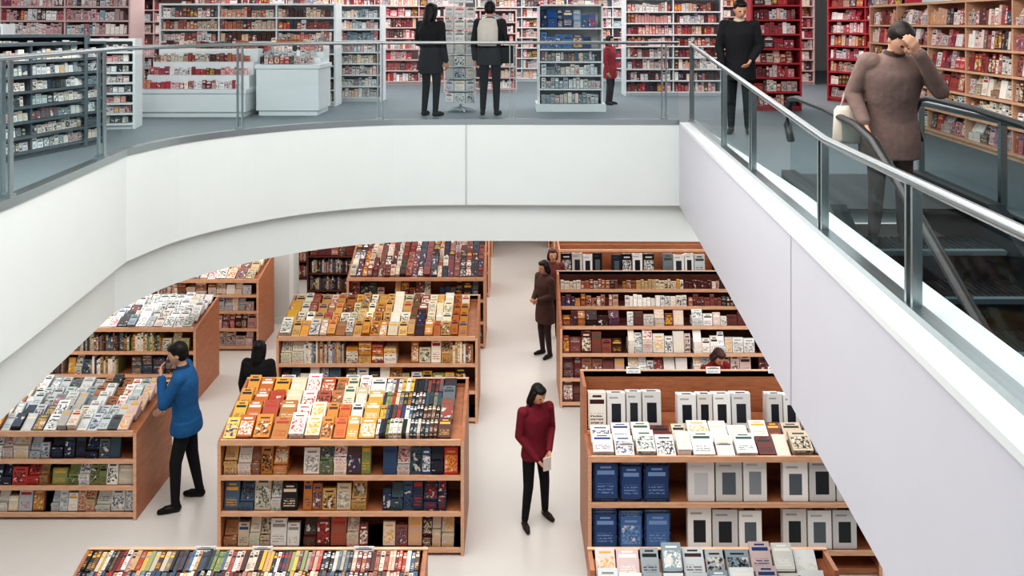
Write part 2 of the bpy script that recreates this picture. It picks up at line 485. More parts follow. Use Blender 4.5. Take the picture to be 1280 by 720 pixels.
# ---------------------------------------------------------------- railing along balcony
def railing():
    e = empty('glass_balcony_railing')
    path = offset(VOID, .05)
    g = Geo(); g.tube([(p[0], p[1], 5.33) for p in path[:-1]], .024, 10); g.obj('handrail', STEEL, e, True)
    g = Geo(); g.strip([(p[0], p[1]) for p in path[:-1]], ZU+.03, 5.26); g.obj('glass_panels', GLASS, e)
    g = Geo()
    def at(Xq):
        for i in range(len(path)-1):
            a, b = path[i], path[i+1]
            if min(a[1], b[1]) < .5: continue
            ra, rb = a[0]/a[1], b[0]/b[1]
            if (ra-Xq)*(rb-Xq) <= 0:
                t = (ra-Xq)/(ra-rb+1e-9); return (a[0]+(b[0]-a[0])*t, a[1]+(b[1]-a[1])*t)
    for s in (-.635, -.52, -.34, -.165, .0, .19):
        p = at(s)
        if not p: continue
        for dx in (-.03, .03):
            g.box(p[0]+dx-.008, p[0]+dx+.008, p[1]-.025, p[1]+.025, ZU, 5.31)
        g.box(p[0]-.05, p[0]+.05, p[1]-.04, p[1]+.04, ZU, ZU+.06)
    g.obj('posts', STEEL, e)
railing()
def side_railing():
    e = empty('glass_side_railing')
    c = 1.62
    def zr(y): return 4.84+ (5.3-4.84)*max(0, (y-5.2))/(11.4-5.2)
    ys = [11.4, 9.5, 7.6, 5.2, 3.9, 2.6, 1.2, 0]
    g = Geo(); g.tube([(*P(c, y), zr(y)) for y in ys], .028, 10); g.obj('handrail', STEEL, e, True)
    g = Geo(); g.strip([(*P(c, y), ZU+.02, zr(y)-.05) for y in ys], 0, 1); g.obj('glass_panels', GLASS, e)
    g = Geo()
    g.poly_z([P(c-.04, 11.4), P(c-.04, 0), P(c+.04, 0), P(c+.04, 11.4)], ZU, ZU+.05)
    for y in (11.35, 8.85, 7.4, 5.28, 3.86, 2.5):
        x = P(c, y)[0]
        for d in (-.03, .03): g.box(x-.024, x+.024, y+d-.010, y+d+.010, ZU, zr(y)-.02)
    g.obj('posts', STEEL, e)
side_railing()

# ---------------------------------------------------------------- escalator
def escalator():
    e = empty('escalator')
    YC = 6.0; tread = .4; rise = .2
    g = Geo(); ns = 15
    for i in range(ns):
        y1 = YC-tread*i; z = ZU-rise*(i+1)
        if z < .1: break
        a = [P(1.98, y1), P(1.98, y1-tread), P(3.02, y1-tread), P(3.02, y1)]
        g.poly_z([a[1], a[2], a[3], a[0]], z-.5 if z > .6 else 0.0, z)
    g.obj('steps', STEP, e)
    g = Geo()
    for i in range(ns):
        y1 = YC-tread*i; z = ZU-rise*(i+1)
        for k in range(24):
            c = 2.0+k*.0425
            g.poly_z([P(c, y1-tread), P(c+.02, y1-tread), P(c+.02, y1), P(c, y1)], z, z+.008)
    g.obj('step_grooves', STEELD, e)
    g = Geo()
    for i in range(ns):
        y1 = YC-tread*(i+1); z = ZU-rise*(i+1)
        g.poly_z([P(2.0, y1-.006), P(3.0, y1-.006), P(3.0, y1+.045), P(2.0, y1+.045)], z-.02, z+.014)
    g.obj('step_nosings', mat('nosing_grey', '62747a', .5, .0), e)
    g = Geo(); g.poly_z([P(1.98, 6.0), P(3.02, 6.0), P(3.02, 7.4), P(1.98, 7.4)], ZU+.001, ZU+.014); g.obj('landing_plate', STEELD, e)
    for c, nm in ((1.92, 'left'), (3.08, 'right')):
        knee = 5.2
        path = [(7.2, 4.55), (7.32, 4.68), (7.32, 4.8), (7.22, 4.92), (7.0, 4.95), (6.2, 4.94), (knee+.3, 4.9), (knee, 4.84), (knee-.4, 4.66), (1.2, 4.66-.5*(knee-.4-1.2)), (-1.2, 4.66-.5*(knee-.4+1.2))]
        g = Geo(); g.tube([(*P(c, y), z) for y, z in path], .035, 10, .025); g.obj('handrail_'+nm, RUBBER, e, True)
        g = Geo(); pg = [(y, z-.03) for y, z in path[3:]]
        g.strip([(*P(c, y), (ZU+.02 if y > 5.9 else ZU+.02-.5*(5.9-y)), z) for y, z in pg], 0, 1); g.obj('glass_'+nm, GLASST, e)
        pr = [(7.3, 4.2, 4.27), (5.9, 4.2, 4.27), (-1.2, 4.2-.5*7.1-.15, 4.2-.5*7.1)]
        v = []; f = []
        for y, a, b in pr:
            for cc in (c-.06, c+.06):
                v += [(*P(cc, y), a-.35), (*P(cc, y), b)]
        for i in range(2):
            o = 4*i
            f += [(o, o+4, o+5, o+1), (o+2, o+3, o+7, o+6), (o+1, o+5, o+7, o+3), (o, o+2, o+6, o+4)]
        f += [(0, 1, 3, 2), (8, 10, 11, 9)]
        mesh_obj('skirt_'+nm, v, f, STEELD, e)
    g = Geo(); g.poly_z([P(3.16, -2.5), P(3.2, -2.5), P(3.2, 6.2), P(3.16, 6.2)], 2.65, ZU); g.obj('well_lining', STEELD, e)
escalator()
def right_rail():
    e = empty('glass_landing_railing')
    g = Geo(); ys = [7.6, 0]
    g.tube([(*P(3.24, y), 4.86) for y in ys], .028, 10); g.obj('handrail', STEEL, e, True)
    g = Geo(); g.strip([P(3.24, y) for y in ys], ZU, 4.8); g.obj('glass_panels', GLASS, e)
    g = Geo()
    for y in (7.55, 6.1, 4.6):
        x = P(3.24, y)[0]; g.box(x-.025, x+.025, y-.02, y+.02, ZU, 4.85)
    g.obj('posts', STEEL, e)
right_rail()

# ---------------------------------------------------------------- lower floor display units
GN = 'book_display_gondola'
def prof(zl, zb, d): return [(0, 0), (d, 0), (d, zb), (d-.05, zb), (0, zl)]
cov = lambda p: (lambda fx: (random.choice(p) if isinstance(p, (list, tuple)) else p, 'cover'))
def a1(fx):
    if fx < .58: return (random.choice(['orange', 'orange', 'orange', 'tan']), 'cover')
    return (random.choice(['dark', 'mixed', 'dark']), 'stack' if R() < .7 else 'cover')
unit(GN, -3.10, -.505, 8.42, prof(1.2, 1.45, .95),
     [(.07, 0, .42, .36, 'face', ['cream', 'brownr', 'brownr']), (.45, 0, .42, .36, 'face', ['mixed', 'tan', 'navy']), (.83, 0, .42, .35, 'face', ['tan', 'mixed', 'navy'])],
     [(0, 1.2, .92, 1.36, a1, 4, (.13, .19))], [(.44, .07, 1.2), (.93, .0, 1.45)], [(.93, 1.40, 1.46)], cards=[(1.25, .9, 1.44), (.5, .9, 1.44)])
unit(GN, -3.30, -.48, 11.2, prof(1.2, 1.48, .95),
     [(.07, 0, .42, .36, 'face', 'mixed'), (.45, 0, .42, .36, 'face', ['navy', 'greenish', 'mixed']), (.83, 0, .42, .35, 'mix', ['cream', 'orange', 'tan'])],
     [(0, 1.2, .92, 1.38, cov(['tan', 'tan', 'brownr', 'orange']), 4, (.1, .16))], [(.44, .07, 1.2), (.93, .0, 1.48)], [(.93, 1.43, 1.49)], cards=[(.8, .9, 1.46), (1.9, .9, 1.46)])
unit(GN, -2.85, -.46, 13.8, prof(1.2, 1.62, .95),
     [(.07, 0, .42, .36, 'face', 'brownr'), (.45, 0, .42, .36, 'mix', ['wine', 'dark']), (.83, 0, .42, .35, 'face', ['wine', 'brownr', 'dark'])],
     [(0, 1.2, .92, 1.55, cov(['brownr', 'wine', 'wine', 'dark']), 5, (.08, .12))], [(.44, .07, 1.2), (.93, .0, 1.62)], [(.93, 1.57, 1.63)], side=WOOD)
unit(GN, -2.7, -.46, 16.4, prof(1.3, 1.75, .95),
     [(.07, 0, .42, .36, 'face', 'wine'), (.5, 0, .42, .36, 'mix', 'wine'), (.9, 0, .42, .35, 'face', ['wine', 'dark'])],
     [(0, 1.3, .92, 1.7, cov('wine'), 4, (.1, .16))], [(.44, .07, 1.3), (.93, .0, 1.75)], [(.93, 1.7, 1.76)])
unit(GN, -2.7, -.46, 19.2, prof(1.3, 1.75, .95),
     [(.5, 0, .42, .36, 'mix', 'brownr'), (.9, 0, .42, .35, 'face', ['tan', 'dark'])],
     [(0, 1.3, .92, 1.7, cov('tan'), 4, (.1, .16))], [(.44, .07, 1.3), (.93, .0, 1.75)], [(.93, 1.7, 1.76)])
unit(GN, -3.37, -.67, 5.42, prof(1.15, 1.42, .95),
     [(.07, 0, .42, .36, 'face', 'mixed'), (.45, 0, .42, .36, 'face', 'mixed'), (.8, 0, .42, .33, 'face', 'mixed')],
     [(0, 1.15, .92, 1.34, lambda fx: (random.choice(['dark', 'mixed', 'dark', 'red', 'brownr']), 'stack'), 5, (.1, .16))], [(.44, .07, 1.15), (.93, .0, 1.42)], [(.93, 1.36, 1.43)],
     cards=[(.95, .9, 1.40), (1.4, .9, 1.40), (2.2, .9, 1.4)])
unit(GN, -7.2, -4.24, 9.03, prof(.98, 1.14, .95),
     [(.07, 0, .42, .28, 'face', ['pale', 'cream', 'cream']), (.37, 0, .42, .28, 'face', ['brownr', 'navy', 'mixed']), (.67, 0, .42, .28, 'face', ['pale', 'pale', 'dark'])],
     [(0, .98, .92, 1.08, cov(['pale', 'pale', 'cream', 'card']), 5, (.1, .15))], [(.44, .07, .98), (.93, .0, 1.14)], [(.93, 1.09, 1.15)], cards=[(2.0, .9, 1.12)])
unit(GN, -7.6, -4.68, 11.84, prof(1.08, 1.24, .95),
     [(.07, 0, .42, .3, 'face', 'cream'), (.4, 0, .42, .3, 'mix', ['dark', 'mixed']), (.74, 0, .42, .3, 'mix', ['mixed', 'dark', 'greenish'])],
     [(0, 1.08, .92, 1.18, cov(['pale', 'card']), 5, (.1, .16))], [(.44, .07, 1.08), (.93, .0, 1.24)], [(.93, 1.19, 1.25)])
unit(GN, -7.0, -4.34, 13.7, prof(1.2, 1.4, .9),
     [(.07, 0, .42, .28, 'face', 'pale'), (.37, 0, .42, .28, 'mix', 'redw'), (.67, 0, .42, .26, 'face', 'pale'), (.95, 0, .42, .24, 'mix', 'cream')],
     [(0, 1.2, .88, 1.34, cov('cream'), 4, (.13, .18))], [(.44, .07, 1.2), (.88, .0, 1.4)], [(.88, 1.35, 1.41)])
def rprof(z1, z2, ys, d): return [(0, 0), (d, 0), (d, z2), (ys+.1, z2), (ys, z1), (0, z1)]
TN = 'tiered_book_display'
unit(TN, .77, 3.75, 8.1, rprof(1.22, 1.68, .45, .95),
     [(.25, 0, .42, .44, 'big', ['blue', 'whitebox', 'cream']), (.735, 0, .42, .46, 'big', ['blue', 'whitebox', 'pale']), (1.23, .46, .45, .42, 'device', 'x')],
     [(0, 1.2, .44, 1.21, cov(['cream', 'whitepack', 'whitepack']), 2, (.15, .26))], [(.44, .07, 1.22), (.93, 0, 1.68)], [(.93, 1.62, 1.69)], cards=[(.6, .93, 1.66), (1.5, .93, 1.66), (2.2, .93, 1.66), (.4, .1, 1.24), (1.4, .1, 1.24)])
unit(TN, .6, 2.5, 5.42, rprof(1.15, 1.42, .6, .95),
     [(.4, 0, .42, .4, 'big', 'cream'), (.8, 0, .42, .33, 'big', 'pale')],
     [(0, 1.15, .6, 1.2, cov('pale'), 2, (.15, .2)), (.6, 1.2, .92, 1.36, cov('pale'), 2, (.15, .2))], [(.44, .07, 1.15), (.93, 0, 1.42)], [(.93, 1.36, 1.43)])
unit(TN, .70, 4.6, 11.67, [(0, 0), (.95, 0), (.95, 1.70), (.8, 1.70), (0, 1.15)],
     [(.07, 0, .4, .34, 'face', 'wine'), (.42, 0, .4, .34, 'face', ['wine', 'whitepack', 'whitepack', 'wine']), (.78, 0, .4, .34, 'face', ['wine', 'whitepack', 'whitepack', 'red']),
      (1.14, .1, .3, .22, 'face', ['wine', 'whitepack', 'whitepack', 'brownr']), (1.34, .36, .3, .18, 'mini', ['brownr', 'whitepack', 'wine', 'whitepack']), (1.52, .6, .3, .15, 'mini', ['brownr', 'tan', 'wine'])],
     [], [(.44, .07, 1.15), (.93, 0, 1.70)], [(.93, 1.66, 1.71)], board=WOODD)
unit(TN, .85, 5.6, 14.6, [(0, 0), (.95, 0), (.95, 1.5), (.5, 1.5), (.0, 1.46)],
     [(.2, 0, .42, .36, 'big', 'cream'), (.6, 0, .42, .36, 'face', ['orange', 'tan', 'cream', 'red', 'whitepack']), (1.0, .0, .42, .42, 'device', 'x')],
     [], [(.44, .07, 1.46), (.93, 0, 1.5)], [(.0, 1.44, 1.48)])
for yy in (17.3, 20.0):
    unit(GN, .9, 5.6, yy, prof(1.2, 1.5, .95), [(.45, 0, .42, .36, 'mix', 'red'), (.83, 0, .42, .35, 'face', 'cream')],
         [(0, 1.2, .92, 1.4, cov('cream'), 4, (.14, .2))], [(.44, .07, 1.2), (.93, .0, 1.5)], [(.93, 1.45, 1.51)])
bookcase('tall_bookcase', (-4.0, 15.6, 0), 0, 1.2, 2.1, .35, 6, ['dark', 'wine'], ['spine', 'face'], WOODD)
bookcase('tall_bookcase', (-6.5, 17.5, 0), 0, 3.2, 2.1, .35, 6, ['dark', 'wine', 'red'], ['spine', 'face'], WOODD)
bookcase('tall_bookcase', (-8.0, 23.5, 0), 0, 16, 2.2, .4, 6, ['brownr', 'wine', 'red'], ['spine', 'face'], WOOD)

# ---------------------------------------------------------------- upper floor furniture
bookcase('wall_magazine_shelves', (-13.5, 19, ZU), 0, 6.0, 2.6, .4, 9, ['pastel', 'redw', 'shop'], ['face', 'mini'], PINKL)
bookcase('wall_magazine_shelves', (-7.3, 18.5, ZU), 0, 6.2, 2.6, .4, 10, ['redw', 'shop', 'shop'], ['mini', 'face'], PINKL)
bookcase('wall_magazine_shelves', (-.9, 19.5, ZU), 0, 4.5, 2.6, .4, 10, ['shop', 'pastel', 'redw'], ['mini', 'face'], WHITES)
bookcase('wall_magazine_shelves', (3.8, 18.5, ZU), 0, 3.2, 2.6, .4, 10, ['shop', 'redw', 'red'], ['mini', 'face'], PINKL)
bookcase('red_magazine_shelf', (7.2, 18.0, ZU), -.25, 3.4, 2.6, .4, 9, ['red', 'redw', 'wine'], ['mini', 'face'], REDL)
bookcase('red_magazine_shelf', (5.75, 14.6, ZU), math.radians(-62), 1.6, 2.2, .4, 9, ['redw', 'red'], ['mini', 'face'], REDL)
bookcase('red_magazine_shelf', (3.85, 12.9, ZU), -.1, .8, 2.2, .4, 9, ['red', 'redw'], ['mini', 'face'], REDL)
def isl(name, x, y, w, h, rows, pal, mode, fr, rot=0, d=.5): return bookcase(name, (x, y, ZU), rot, w, h, d, rows, pal, mode, fr)
isl('stationery_shelf', -6.0, 13.6, 3.0, 1.75, 8, ['shop', 'redw', 'brownr'], 'mini', WHITES)
isl('stationery_shelf', -9.4, 13.0, 3.2, 1.95, 8, ['pastel', 'redw', 'shop'], 'mini', PINKL)
isl('stationery_gondola', -3.75, 14.4, 1.4, 1.75, 8, ['pale', 'cream', 'pastel'], 'mini', WHITES)
isl('stationery_shelf', 2.2, 15.6, 1.9, 1.9, 8, ['redw', 'shop', 'red'], 'mini', WHITES)
isl('stationery_shelf', -1.4, 16.4, 1.5, 1.7, 7, ['pastel', 'redw'], 'mini', PINKL)
def counter(x, y, w, d, h, pal, k=1.0):
    e = empty('white_display_counter', (x, y, ZU)); g = Geo()
    g.box(.03, w-.03, .03, d-.03, 0, .08); g.box(0, w, 0, d, .08, h-.06); g.box(-.02, w+.02, -.02, d+.02, h-.06, h)
    B = Boxes()
    for r in range(4):
        zt = h+.13*r*k
        if r: g.box(.02, w-.02, .03+r*d/4.2-.01, d, zt-.13*k, zt)
        fill_row(B, .03, w-.03, .03+r*d/4.2, zt+.002, .14, d/5, 'mini', random.choice(pal))
    g.obj('cabinet', WHITES, e)
    B.obj('goods', e)
counter(-5.6, 12.0, 1.6, .9, .42, ['shop', 'brownr', 'redw'], 1.5)
counter(-3.9, 12.2, .95, .8, .78, ['pale', 'cream', 'shop'], .7)
bookcase('card_rack', (-5.25, 7.3, ZU), math.radians(78), 2.2, 1.2, .4, 7, ['card', 'pale'], 'mini', GREYM)
bookcase('card_rack', (-6.15, 8.5, ZU), math.radians(24), 1.45, 1.28, .4, 8, ['card', 'pale'], 'mini', GREYM)
bookcase('card_rack', (-6.3, 10.4, ZU), math.radians(12), 1.3, 1.2, .4, 8, ['card', 'pastel'], 'mini', WHITES)
bookcase('card_rack', (-8.6, 10.2, ZU), math.radians(12), 1.9, 1.4, .4, 8, ['pale', 'pastel'], 'mini', WHITES)
o = P(4.45, 12.2)
bookcase('wall_bookcase', (o[0], o[1], ZU), math.radians(-90)-math.atan(KX), 9.0, 1.68, .35, 6, ['shop', 'cream', 'red', 'redw'], ['face', 'mini'], WOODL)
def stand():
    e = empty('blue_book_stand', (.42, 12.9, ZU)); g = Geo(); B = Boxes(); w = 1.05
    g.box(0, .03, 0, .5, 0, 1.72); g.box(w-.03, w, 0, .5, 0, 1.72); g.box(0, w, .48, .5, 0, 1.72); g.box(-.03, w+.03, -.15, .5, 0, .12); g.box(0, w, 0, .5, 1.69, 1.72)
    zs = [.12, .36, .58, .8, 1.0, 1.34]
    for i, z in enumerate(zs):
        g.box(.03, w-.03, -.04, .48, z-.025, z)
        hh = (zs[i+1] if i+1 < len(zs) else 1.69)-z-.03
        fill_row(B, .04, w-.04, -.02, z, hh, .4, 'face' if i > 3 else 'mini', 'blue2' if i > 3 else ('pale' if i != 3 else 'navy'))
    g.obj('frame', WHITES, e); B.obj('books', e)
stand()
def spinner():
    e = empty('spinner_rack', (-.83, 12.9, ZU)); g = Geo()
    g.tube([(0, 0, .0), (0, 0, 1.75)], .025); 
    for k in range(5):
        a = 2*math.pi*k/5; g.tube([(0, 0, .06), (math.cos(a)*.25, math.sin(a)*.25, .02)], .015, 6)
    g.tube([(0, 0, 1.74), (0, 0, 1.78)], .2, 16)
    B = Boxes()
    for lv in range(8):
        z = .15+lv*.195
        g.tube([(0, 0, z-.015), (0, 0, z)], .24, 16)
        for k in range(8):
            a = 2*math.pi*k/8
            B.add((math.sin(a)*.225, -math.cos(a)*.225, z+.08), (.165, .03, .15), 0, pcol('whitebox'), random.choice(INK), None, a)
    g.obj('frame', WHITES, e); B.obj('cards', e)
spinner()

# ---------------------------------------------------------------- people
def fabric(name, c, r=.8): return mat(name, c, r, noise=.12, nscale=14, spec=.2)
def pcap(p0, p1, r0, r1, lab, M=None): return ('cap', Vector(p0), Vector(p1), r0, r1, lab, M)
def pell(c, r, lab, M=None): return ('ell', Vector(c), Vector(r), lab, M)
def ploft(rings, lab, M=None): return ('loft', catmull([tuple(q) for q in rings], 4), lab, M)
def prim_mesh(p, V, F):
    n0 = len(V); M = p[-1]
    if not isinstance(M, Matrix): M = None
    def T(v): return tuple(M @ Vector(v)) if M is not None else tuple(v)
    seg = 24
    if p[0] == 'cap':
        a, b, r0, r1 = p[1:5]; d = (b-a); L = d.length; d = d/L if L > 1e-6 else Vector((0, 0, 1))
        u = d.orthogonal().normalized(); w = d.cross(u)
        rings = []
        for k in range(1, 5):
            t = math.pi/2*(k/4.0); rings.append((a - d*r0*math.cos(t), r0*math.sin(t)))
        for k in range(0, 4):
            t = math.pi/2*(k/4.0); rings.append((b + d*r1*math.sin(t), r1*math.cos(t)))
        V.append(T(a-d*r0))
        for c, r in rings:
            for k in range(seg):
                t = 2*math.pi*k/seg; V.append(T(c+u*math.cos(t)*r+w*math.sin(t)*r))
        V.append(T(b+d*r1)); nr = len(rings)
    elif p[0] == 'ell':
        c, r = p[1], p[2]; nr = 11
        V.append(T(c-Vector((0, 0, r.z))))
        for i in range(1, nr+1):
            t = math.pi*i/(nr+1)
            for k in range(seg):
                s = 2*math.pi*k/seg
                V.append(T((c.x+r.x*math.sin(t)*math.cos(s), c.y+r.y*math.sin(t)*math.sin(s), c.z-r.z*math.cos(t))))
        V.append(T(c+Vector((0, 0, r.z))))
    else:
        rg = p[1]; nr = len(rg)
        V.append(T((rg[0][0], rg[0][1], rg[0][2])))
        for x, y, z, rx, ry in rg:
            for k in range(seg):
                s = 2*math.pi*k/seg
                V.append(T((x+rx*math.cos(s), y+ry*math.sin(s), z)))
        V.append(T((rg[-1][0], rg[-1][1], rg[-1][2])))
    for k in range(seg):
        k2 = (k+1) % seg
        F.append((n0, n0+1+k2, n0+1+k))
        for i in range(nr-1):
            a = n0+1+i*seg; F.append((a+k, a+k2, a+seg+k2, a+seg+k))
        e = n0+1+(nr-1)*seg; F.append((e+k, e+k2, n0+1+nr*seg))
def prim_dist(p, X):
    M = p[-1]
    if M is not None:
        Mi = np.array(M.inverted()); X = X @ Mi[:3, :3].T + Mi[:3, 3]
    if p[0] == 'cap':
        a, b = np.array(p[1]), np.array(p[2]); d = b-a; L2 = max(d@d, 1e-9)
        t = np.clip(((X-a)@d)/L2, 0, 1); r = p[3]+(p[4]-p[3])*t
        return np.linalg.norm(X-a-t[:, None]*d, axis=1)-r
    if p[0] == 'ell':
        c, r = np.array(p[1]), np.array(p[2]); q = np.linalg.norm((X-c)/r, axis=1)
        return (q-1)*r.min()
    rg = np.array(p[1]); o = np.argsort(rg[:, 2]); rg = rg[o]
    z = np.clip(X[:, 2], rg[0, 2], rg[-1, 2])
    cx, cy, rx, ry = [np.interp(z, rg[:, 2], rg[:, i]) for i in (0, 1, 3, 4)]
    q = np.sqrt(((X[:, 0]-cx)/rx)**2+((X[:, 1]-cy)/ry)**2)
    return np.maximum((q-1)*np.minimum(rx, ry), np.abs(X[:, 2]-z))

def hand(prims, w, d, nrm, M, side, curl=.5, s=1.0):
    d = Vector(d).normalized(); nrm = Vector(nrm); nrm = (nrm-d*nrm.dot(d)).normalized(); sd = d.cross(nrm)*side
    w = Vector(w)
    for k in (-1, 0, 1): prims.append(pcap(w+sd*.012*k*.6, w+d*.048+sd*.014*k, .0095, .009, 'skin', M))
    for k, L in zip((-1.5, -.5, .5, 1.5), (.036, .045, .048, .042)):
        a = w+d*.052+sd*.0115*k; b = a+(d*math.cos(curl)+nrm*math.sin(curl))*L*.5
        c = b+(d*math.cos(curl*2)+nrm*math.sin(curl*2))*L*.5
        prims.append(pcap(a, b, .0056, .0052, 'skin', M)); prims.append(pcap(b, c, .0052, .0045, 'skin', M))
    a = w+d*.012+sd*.014; b = a+d*.018+sd*.018+nrm*.006; c = b+d*.02+nrm*.008
    prims.append(pcap(a, b, .0075, .0062, 'skin', M)); prims.append(pcap(b, c, .0062, .005, 'skin', M))

def person(name, loc, heading, H, cols, top='jacket', hem=.45, hair='short', lean=0, head=(0, 0), J=None, legs=None, curl=.5, bulk=1.0, skirt_flare=1.0, armn=None):
    """faces -Y at heading 0 (deg, CCW from above)."""
    j = dict(hL=(.05, 0, .52), kL=(.056, -.012, .285), aL=(.06, .012, .045), hR=(-.05, 0, .52), kR=(-.056, -.012, .285), aR=(-.06, .012, .045),
             sL=(.107, 0, .808), eL=(.138, .015, .64), wL=(.142, -.03, .49), sR=(-.107, 0, .808), eR=(-.138, .015, .64), wR=(-.142, -.03, .49))
    if J: j.update(J)
    j = {k: Vector(v) for k, v in j.items()}
    hp = Vector((0, 0, .52))
    ML = Matrix.Translation(hp) @ Matrix.Rotation(math.radians(lean), 4, 'X') @ Matrix.Translation(-hp)
    nk = Vector((0, .0, .85))
    MH = ML @ Matrix.Translation(nk) @ Matrix.Rotation(math.radians(head[1]), 4, 'Z') @ Matrix.Rotation(math.radians(head[0]), 4, 'X') @ Matrix.Translation(-nk)
    pr = []; b = bulk; k = .008
    pr.append(ploft([(0, 0, .455, .07, .055), (0, .005, .5, .092, .068), (0, 0, .56, .086, .062), (0, 0, .62, .07, .052)], 'pants'))
    T = [(0, 0, .52, .092*b+k, .066*b+k), (0, 0, .60, .080*b+k, .058*b+k), (0, 0, .68, .089*b+k, .064*b+k), (0, .002, .75, .103*b+k, .066*b+k), (0, .005, .795, .108*b, .058*b), (0, .008, .82, .085*b, .048*b), (0, .008, .842, .045, .036)]
    pr.append(ploft(T, 'top', ML))
    if hem < .52:
        f = skirt_flare
        pr.append(ploft([(0, 0, hem, (.096*b+k)*f, (.074*b+k)*f), (0, 0, (hem+.52)/2, .098*b+k, .074*b+k), (0, 0, .54, .092*b+k, .066*b+k)], 'top'))
    pr.append(ploft([(0, .006, .825, .05, .044), (0, .006, .857, .037, .036)], 'collar', ML))
    pr.append(pcap((0, .008, .82), (0, -.002, .89), .027, .027, 'skin', ML))
    for s in 'LR':
        sg = 1 if s == 'L' else -1
        h, kn, an = j['h'+s], j['k'+s], j['a'+s]
        pr.append(pcap(h, kn, .050, .036, 'pants')); pr.append(pcap(kn, an+Vector((0, 0, .012)), .036, .025, 'pants'))
        fd = Vector((sg*.018, -.085, 0))
        if legs and s in legs: fd = Vector(legs[s])
        base = Vector((an.x, an.y, an.z-.045))
        pr.append(pcap(base+Vector((0, .016, .022)), base+fd*.6+Vector((0, 0, .021)), .0215, .0225, 'shoes'))
        pr.append(pcap(base+fd*.5+Vector((0, 0, .02)), base+fd+Vector((0, 0, .016)), .0225, .0155, 'shoes'))
        pr.append(pcap(base+Vector((0, .01, .025)), base+Vector((0, .008, .05)), .02, .021, 'ankle'))
        sh, el, wr = j['s'+s], j['e'+s], j['w'+s]
        ma = ML
        pr.append(pell(sh+Vector((-sg*.012, 0, -.004)), (.040*b, .040*b, .036*b), 'top', ma))
        pr.append(pcap(sh, el, .035*b, .029*b, 'top', ma)); d = (wr-el).normalized()
        pr.append(pcap(el, wr-d*.004, .029*b, .0225*b, 'top', ma))
        pr.append(pcap(wr-d*.01, wr+d*.006, .0145, .0135, 'skin', ma))
        nm = Vector((-sg, -.3, 0)) if not armn or s not in armn else Vector(armn[s])
        hand(pr, wr+d*.004, d, nm, ma, sg, curl)
    hc = Vector((0, -.006, .932))
    pr.append(pell(hc, (.0435, .052, .062), 'skin', MH))
    pr.append(pell((0, -.016, .902), (.033, .038, .034), 'skin', MH))
    pr.append(pcap((0, -.056, .935), (0, -.066, .917), .005, .0078, 'skin', MH))
    for sg in (-1, 1):
        pr.append(pell((sg*.0175, -.0535, .934), (.0065, .0045, .0032), 'eye', MH))
        pr.append(pell((sg*.044, .002, .926), (.006, .012, .017), 'skin', MH))
    pr.append(pcap((-.009, -.0525, .896), (.009, -.0525, .896), .0032, .0032, 'mouth', MH))
    pr.append(pell((0, .012, .95), (.0495, .053, .054), 'hair', MH))
    pr.append(pell((0, -.014, .977), (.042, .04, .022), 'hair', MH))
    if hair == 'short':
        pr.append(pell((0, .022, .92), (.044, .04, .04), 'hair', MH))
    else:
        zb = .80 if hair == 'long' else .845
        pr.append(ploft([(0, .045, zb, .034, .02), (0, .042, zb+.04, .05, .028), (0, .024, .90, .056, .04), (0, .012, .95, .053, .048)], 'hair', MH))
        for sg in (-1, 1):
            pr.append(pcap((sg*.044, -.012, .955), (sg*.050, -.004, .90), .014, .015, 'hair', MH))
            pr.append(pcap((sg*.050, -.004, .90), (sg*.048, .004, zb+.03), .015, .009, 'hair', MH))
    V = []; F = []
    for p in pr: prim_mesh(p, V, F)
    V = (np.array(V)*H).tolist()
    me = bpy.data.meshes.new(name+'_tmp'); me.from_pydata(V, [], F); me.update()
    tmp = bpy.data.objects.new('tmp', me); COL.objects.link(tmp)
    md = tmp.modifiers.new('r', 'REMESH'); md.mode = 'VOXEL'; md.voxel_size = .0075; md.use_smooth_shade = True
    sm = tmp.modifiers.new('s', 'SMOOTH'); sm.factor = .5; sm.iterations = 2
    dg = bpy.context.evaluated_depsgraph_get(); dg.update()
    out = bpy.data.meshes.new_from_object(tmp.evaluated_get(dg))
    bpy.data.objects.remove(tmp)
    out.name = name
    n = len(out.polygons); C = np.zeros(n*3); out.polygons.foreach_get('center', C); C = C.reshape(-1, 3)/H
    labs = ['skin', 'hair', 'top', 'pants', 'shoes', 'eye', 'mouth', 'collar', 'ankle']
    best = np.full(n, 9.); idx = np.zeros(n, int)
    for p in pr:
        lab = p[-2]; d = prim_dist(p, C)
        if lab in ('eye', 'mouth'): d = d-.0012
        if lab == 'hair': d = d-.002
        m_ = d < best; best[m_] = d[m_]; idx[m_] = labs.index(lab)
    out.materials.clear()
    dflt = dict(skin='c9987c', hair='15110f', eye='2c201c', mouth='a8665a', shoes='17181a', collar=None, ankle=None)
    for l in labs:
        c = cols.get(l, dflt.get(l)) 
        if c is None: c = cols['top'] if l == 'collar' else cols.get('pants')
        out.materials.append(mat('skin_'+c if l == 'skin' else l+'_'+c, c, .5 if l in ('skin', 'hair', 'shoes') else .85, noise=.16 if l in ('top', 'pants', 'hair', 'collar') else 0, nscale=9, spec=.3, bump=.6 if l in ('top', 'pants') else 0))
    out.polygons.foreach_set('material_index', idx.astype('i'))
    out.polygons.foreach_set('use_smooth', [True]*n)
    e = empty(name, loc, math.radians(heading))
    link(bpy.data.objects.new('body', out), e)
    return e, ML, H

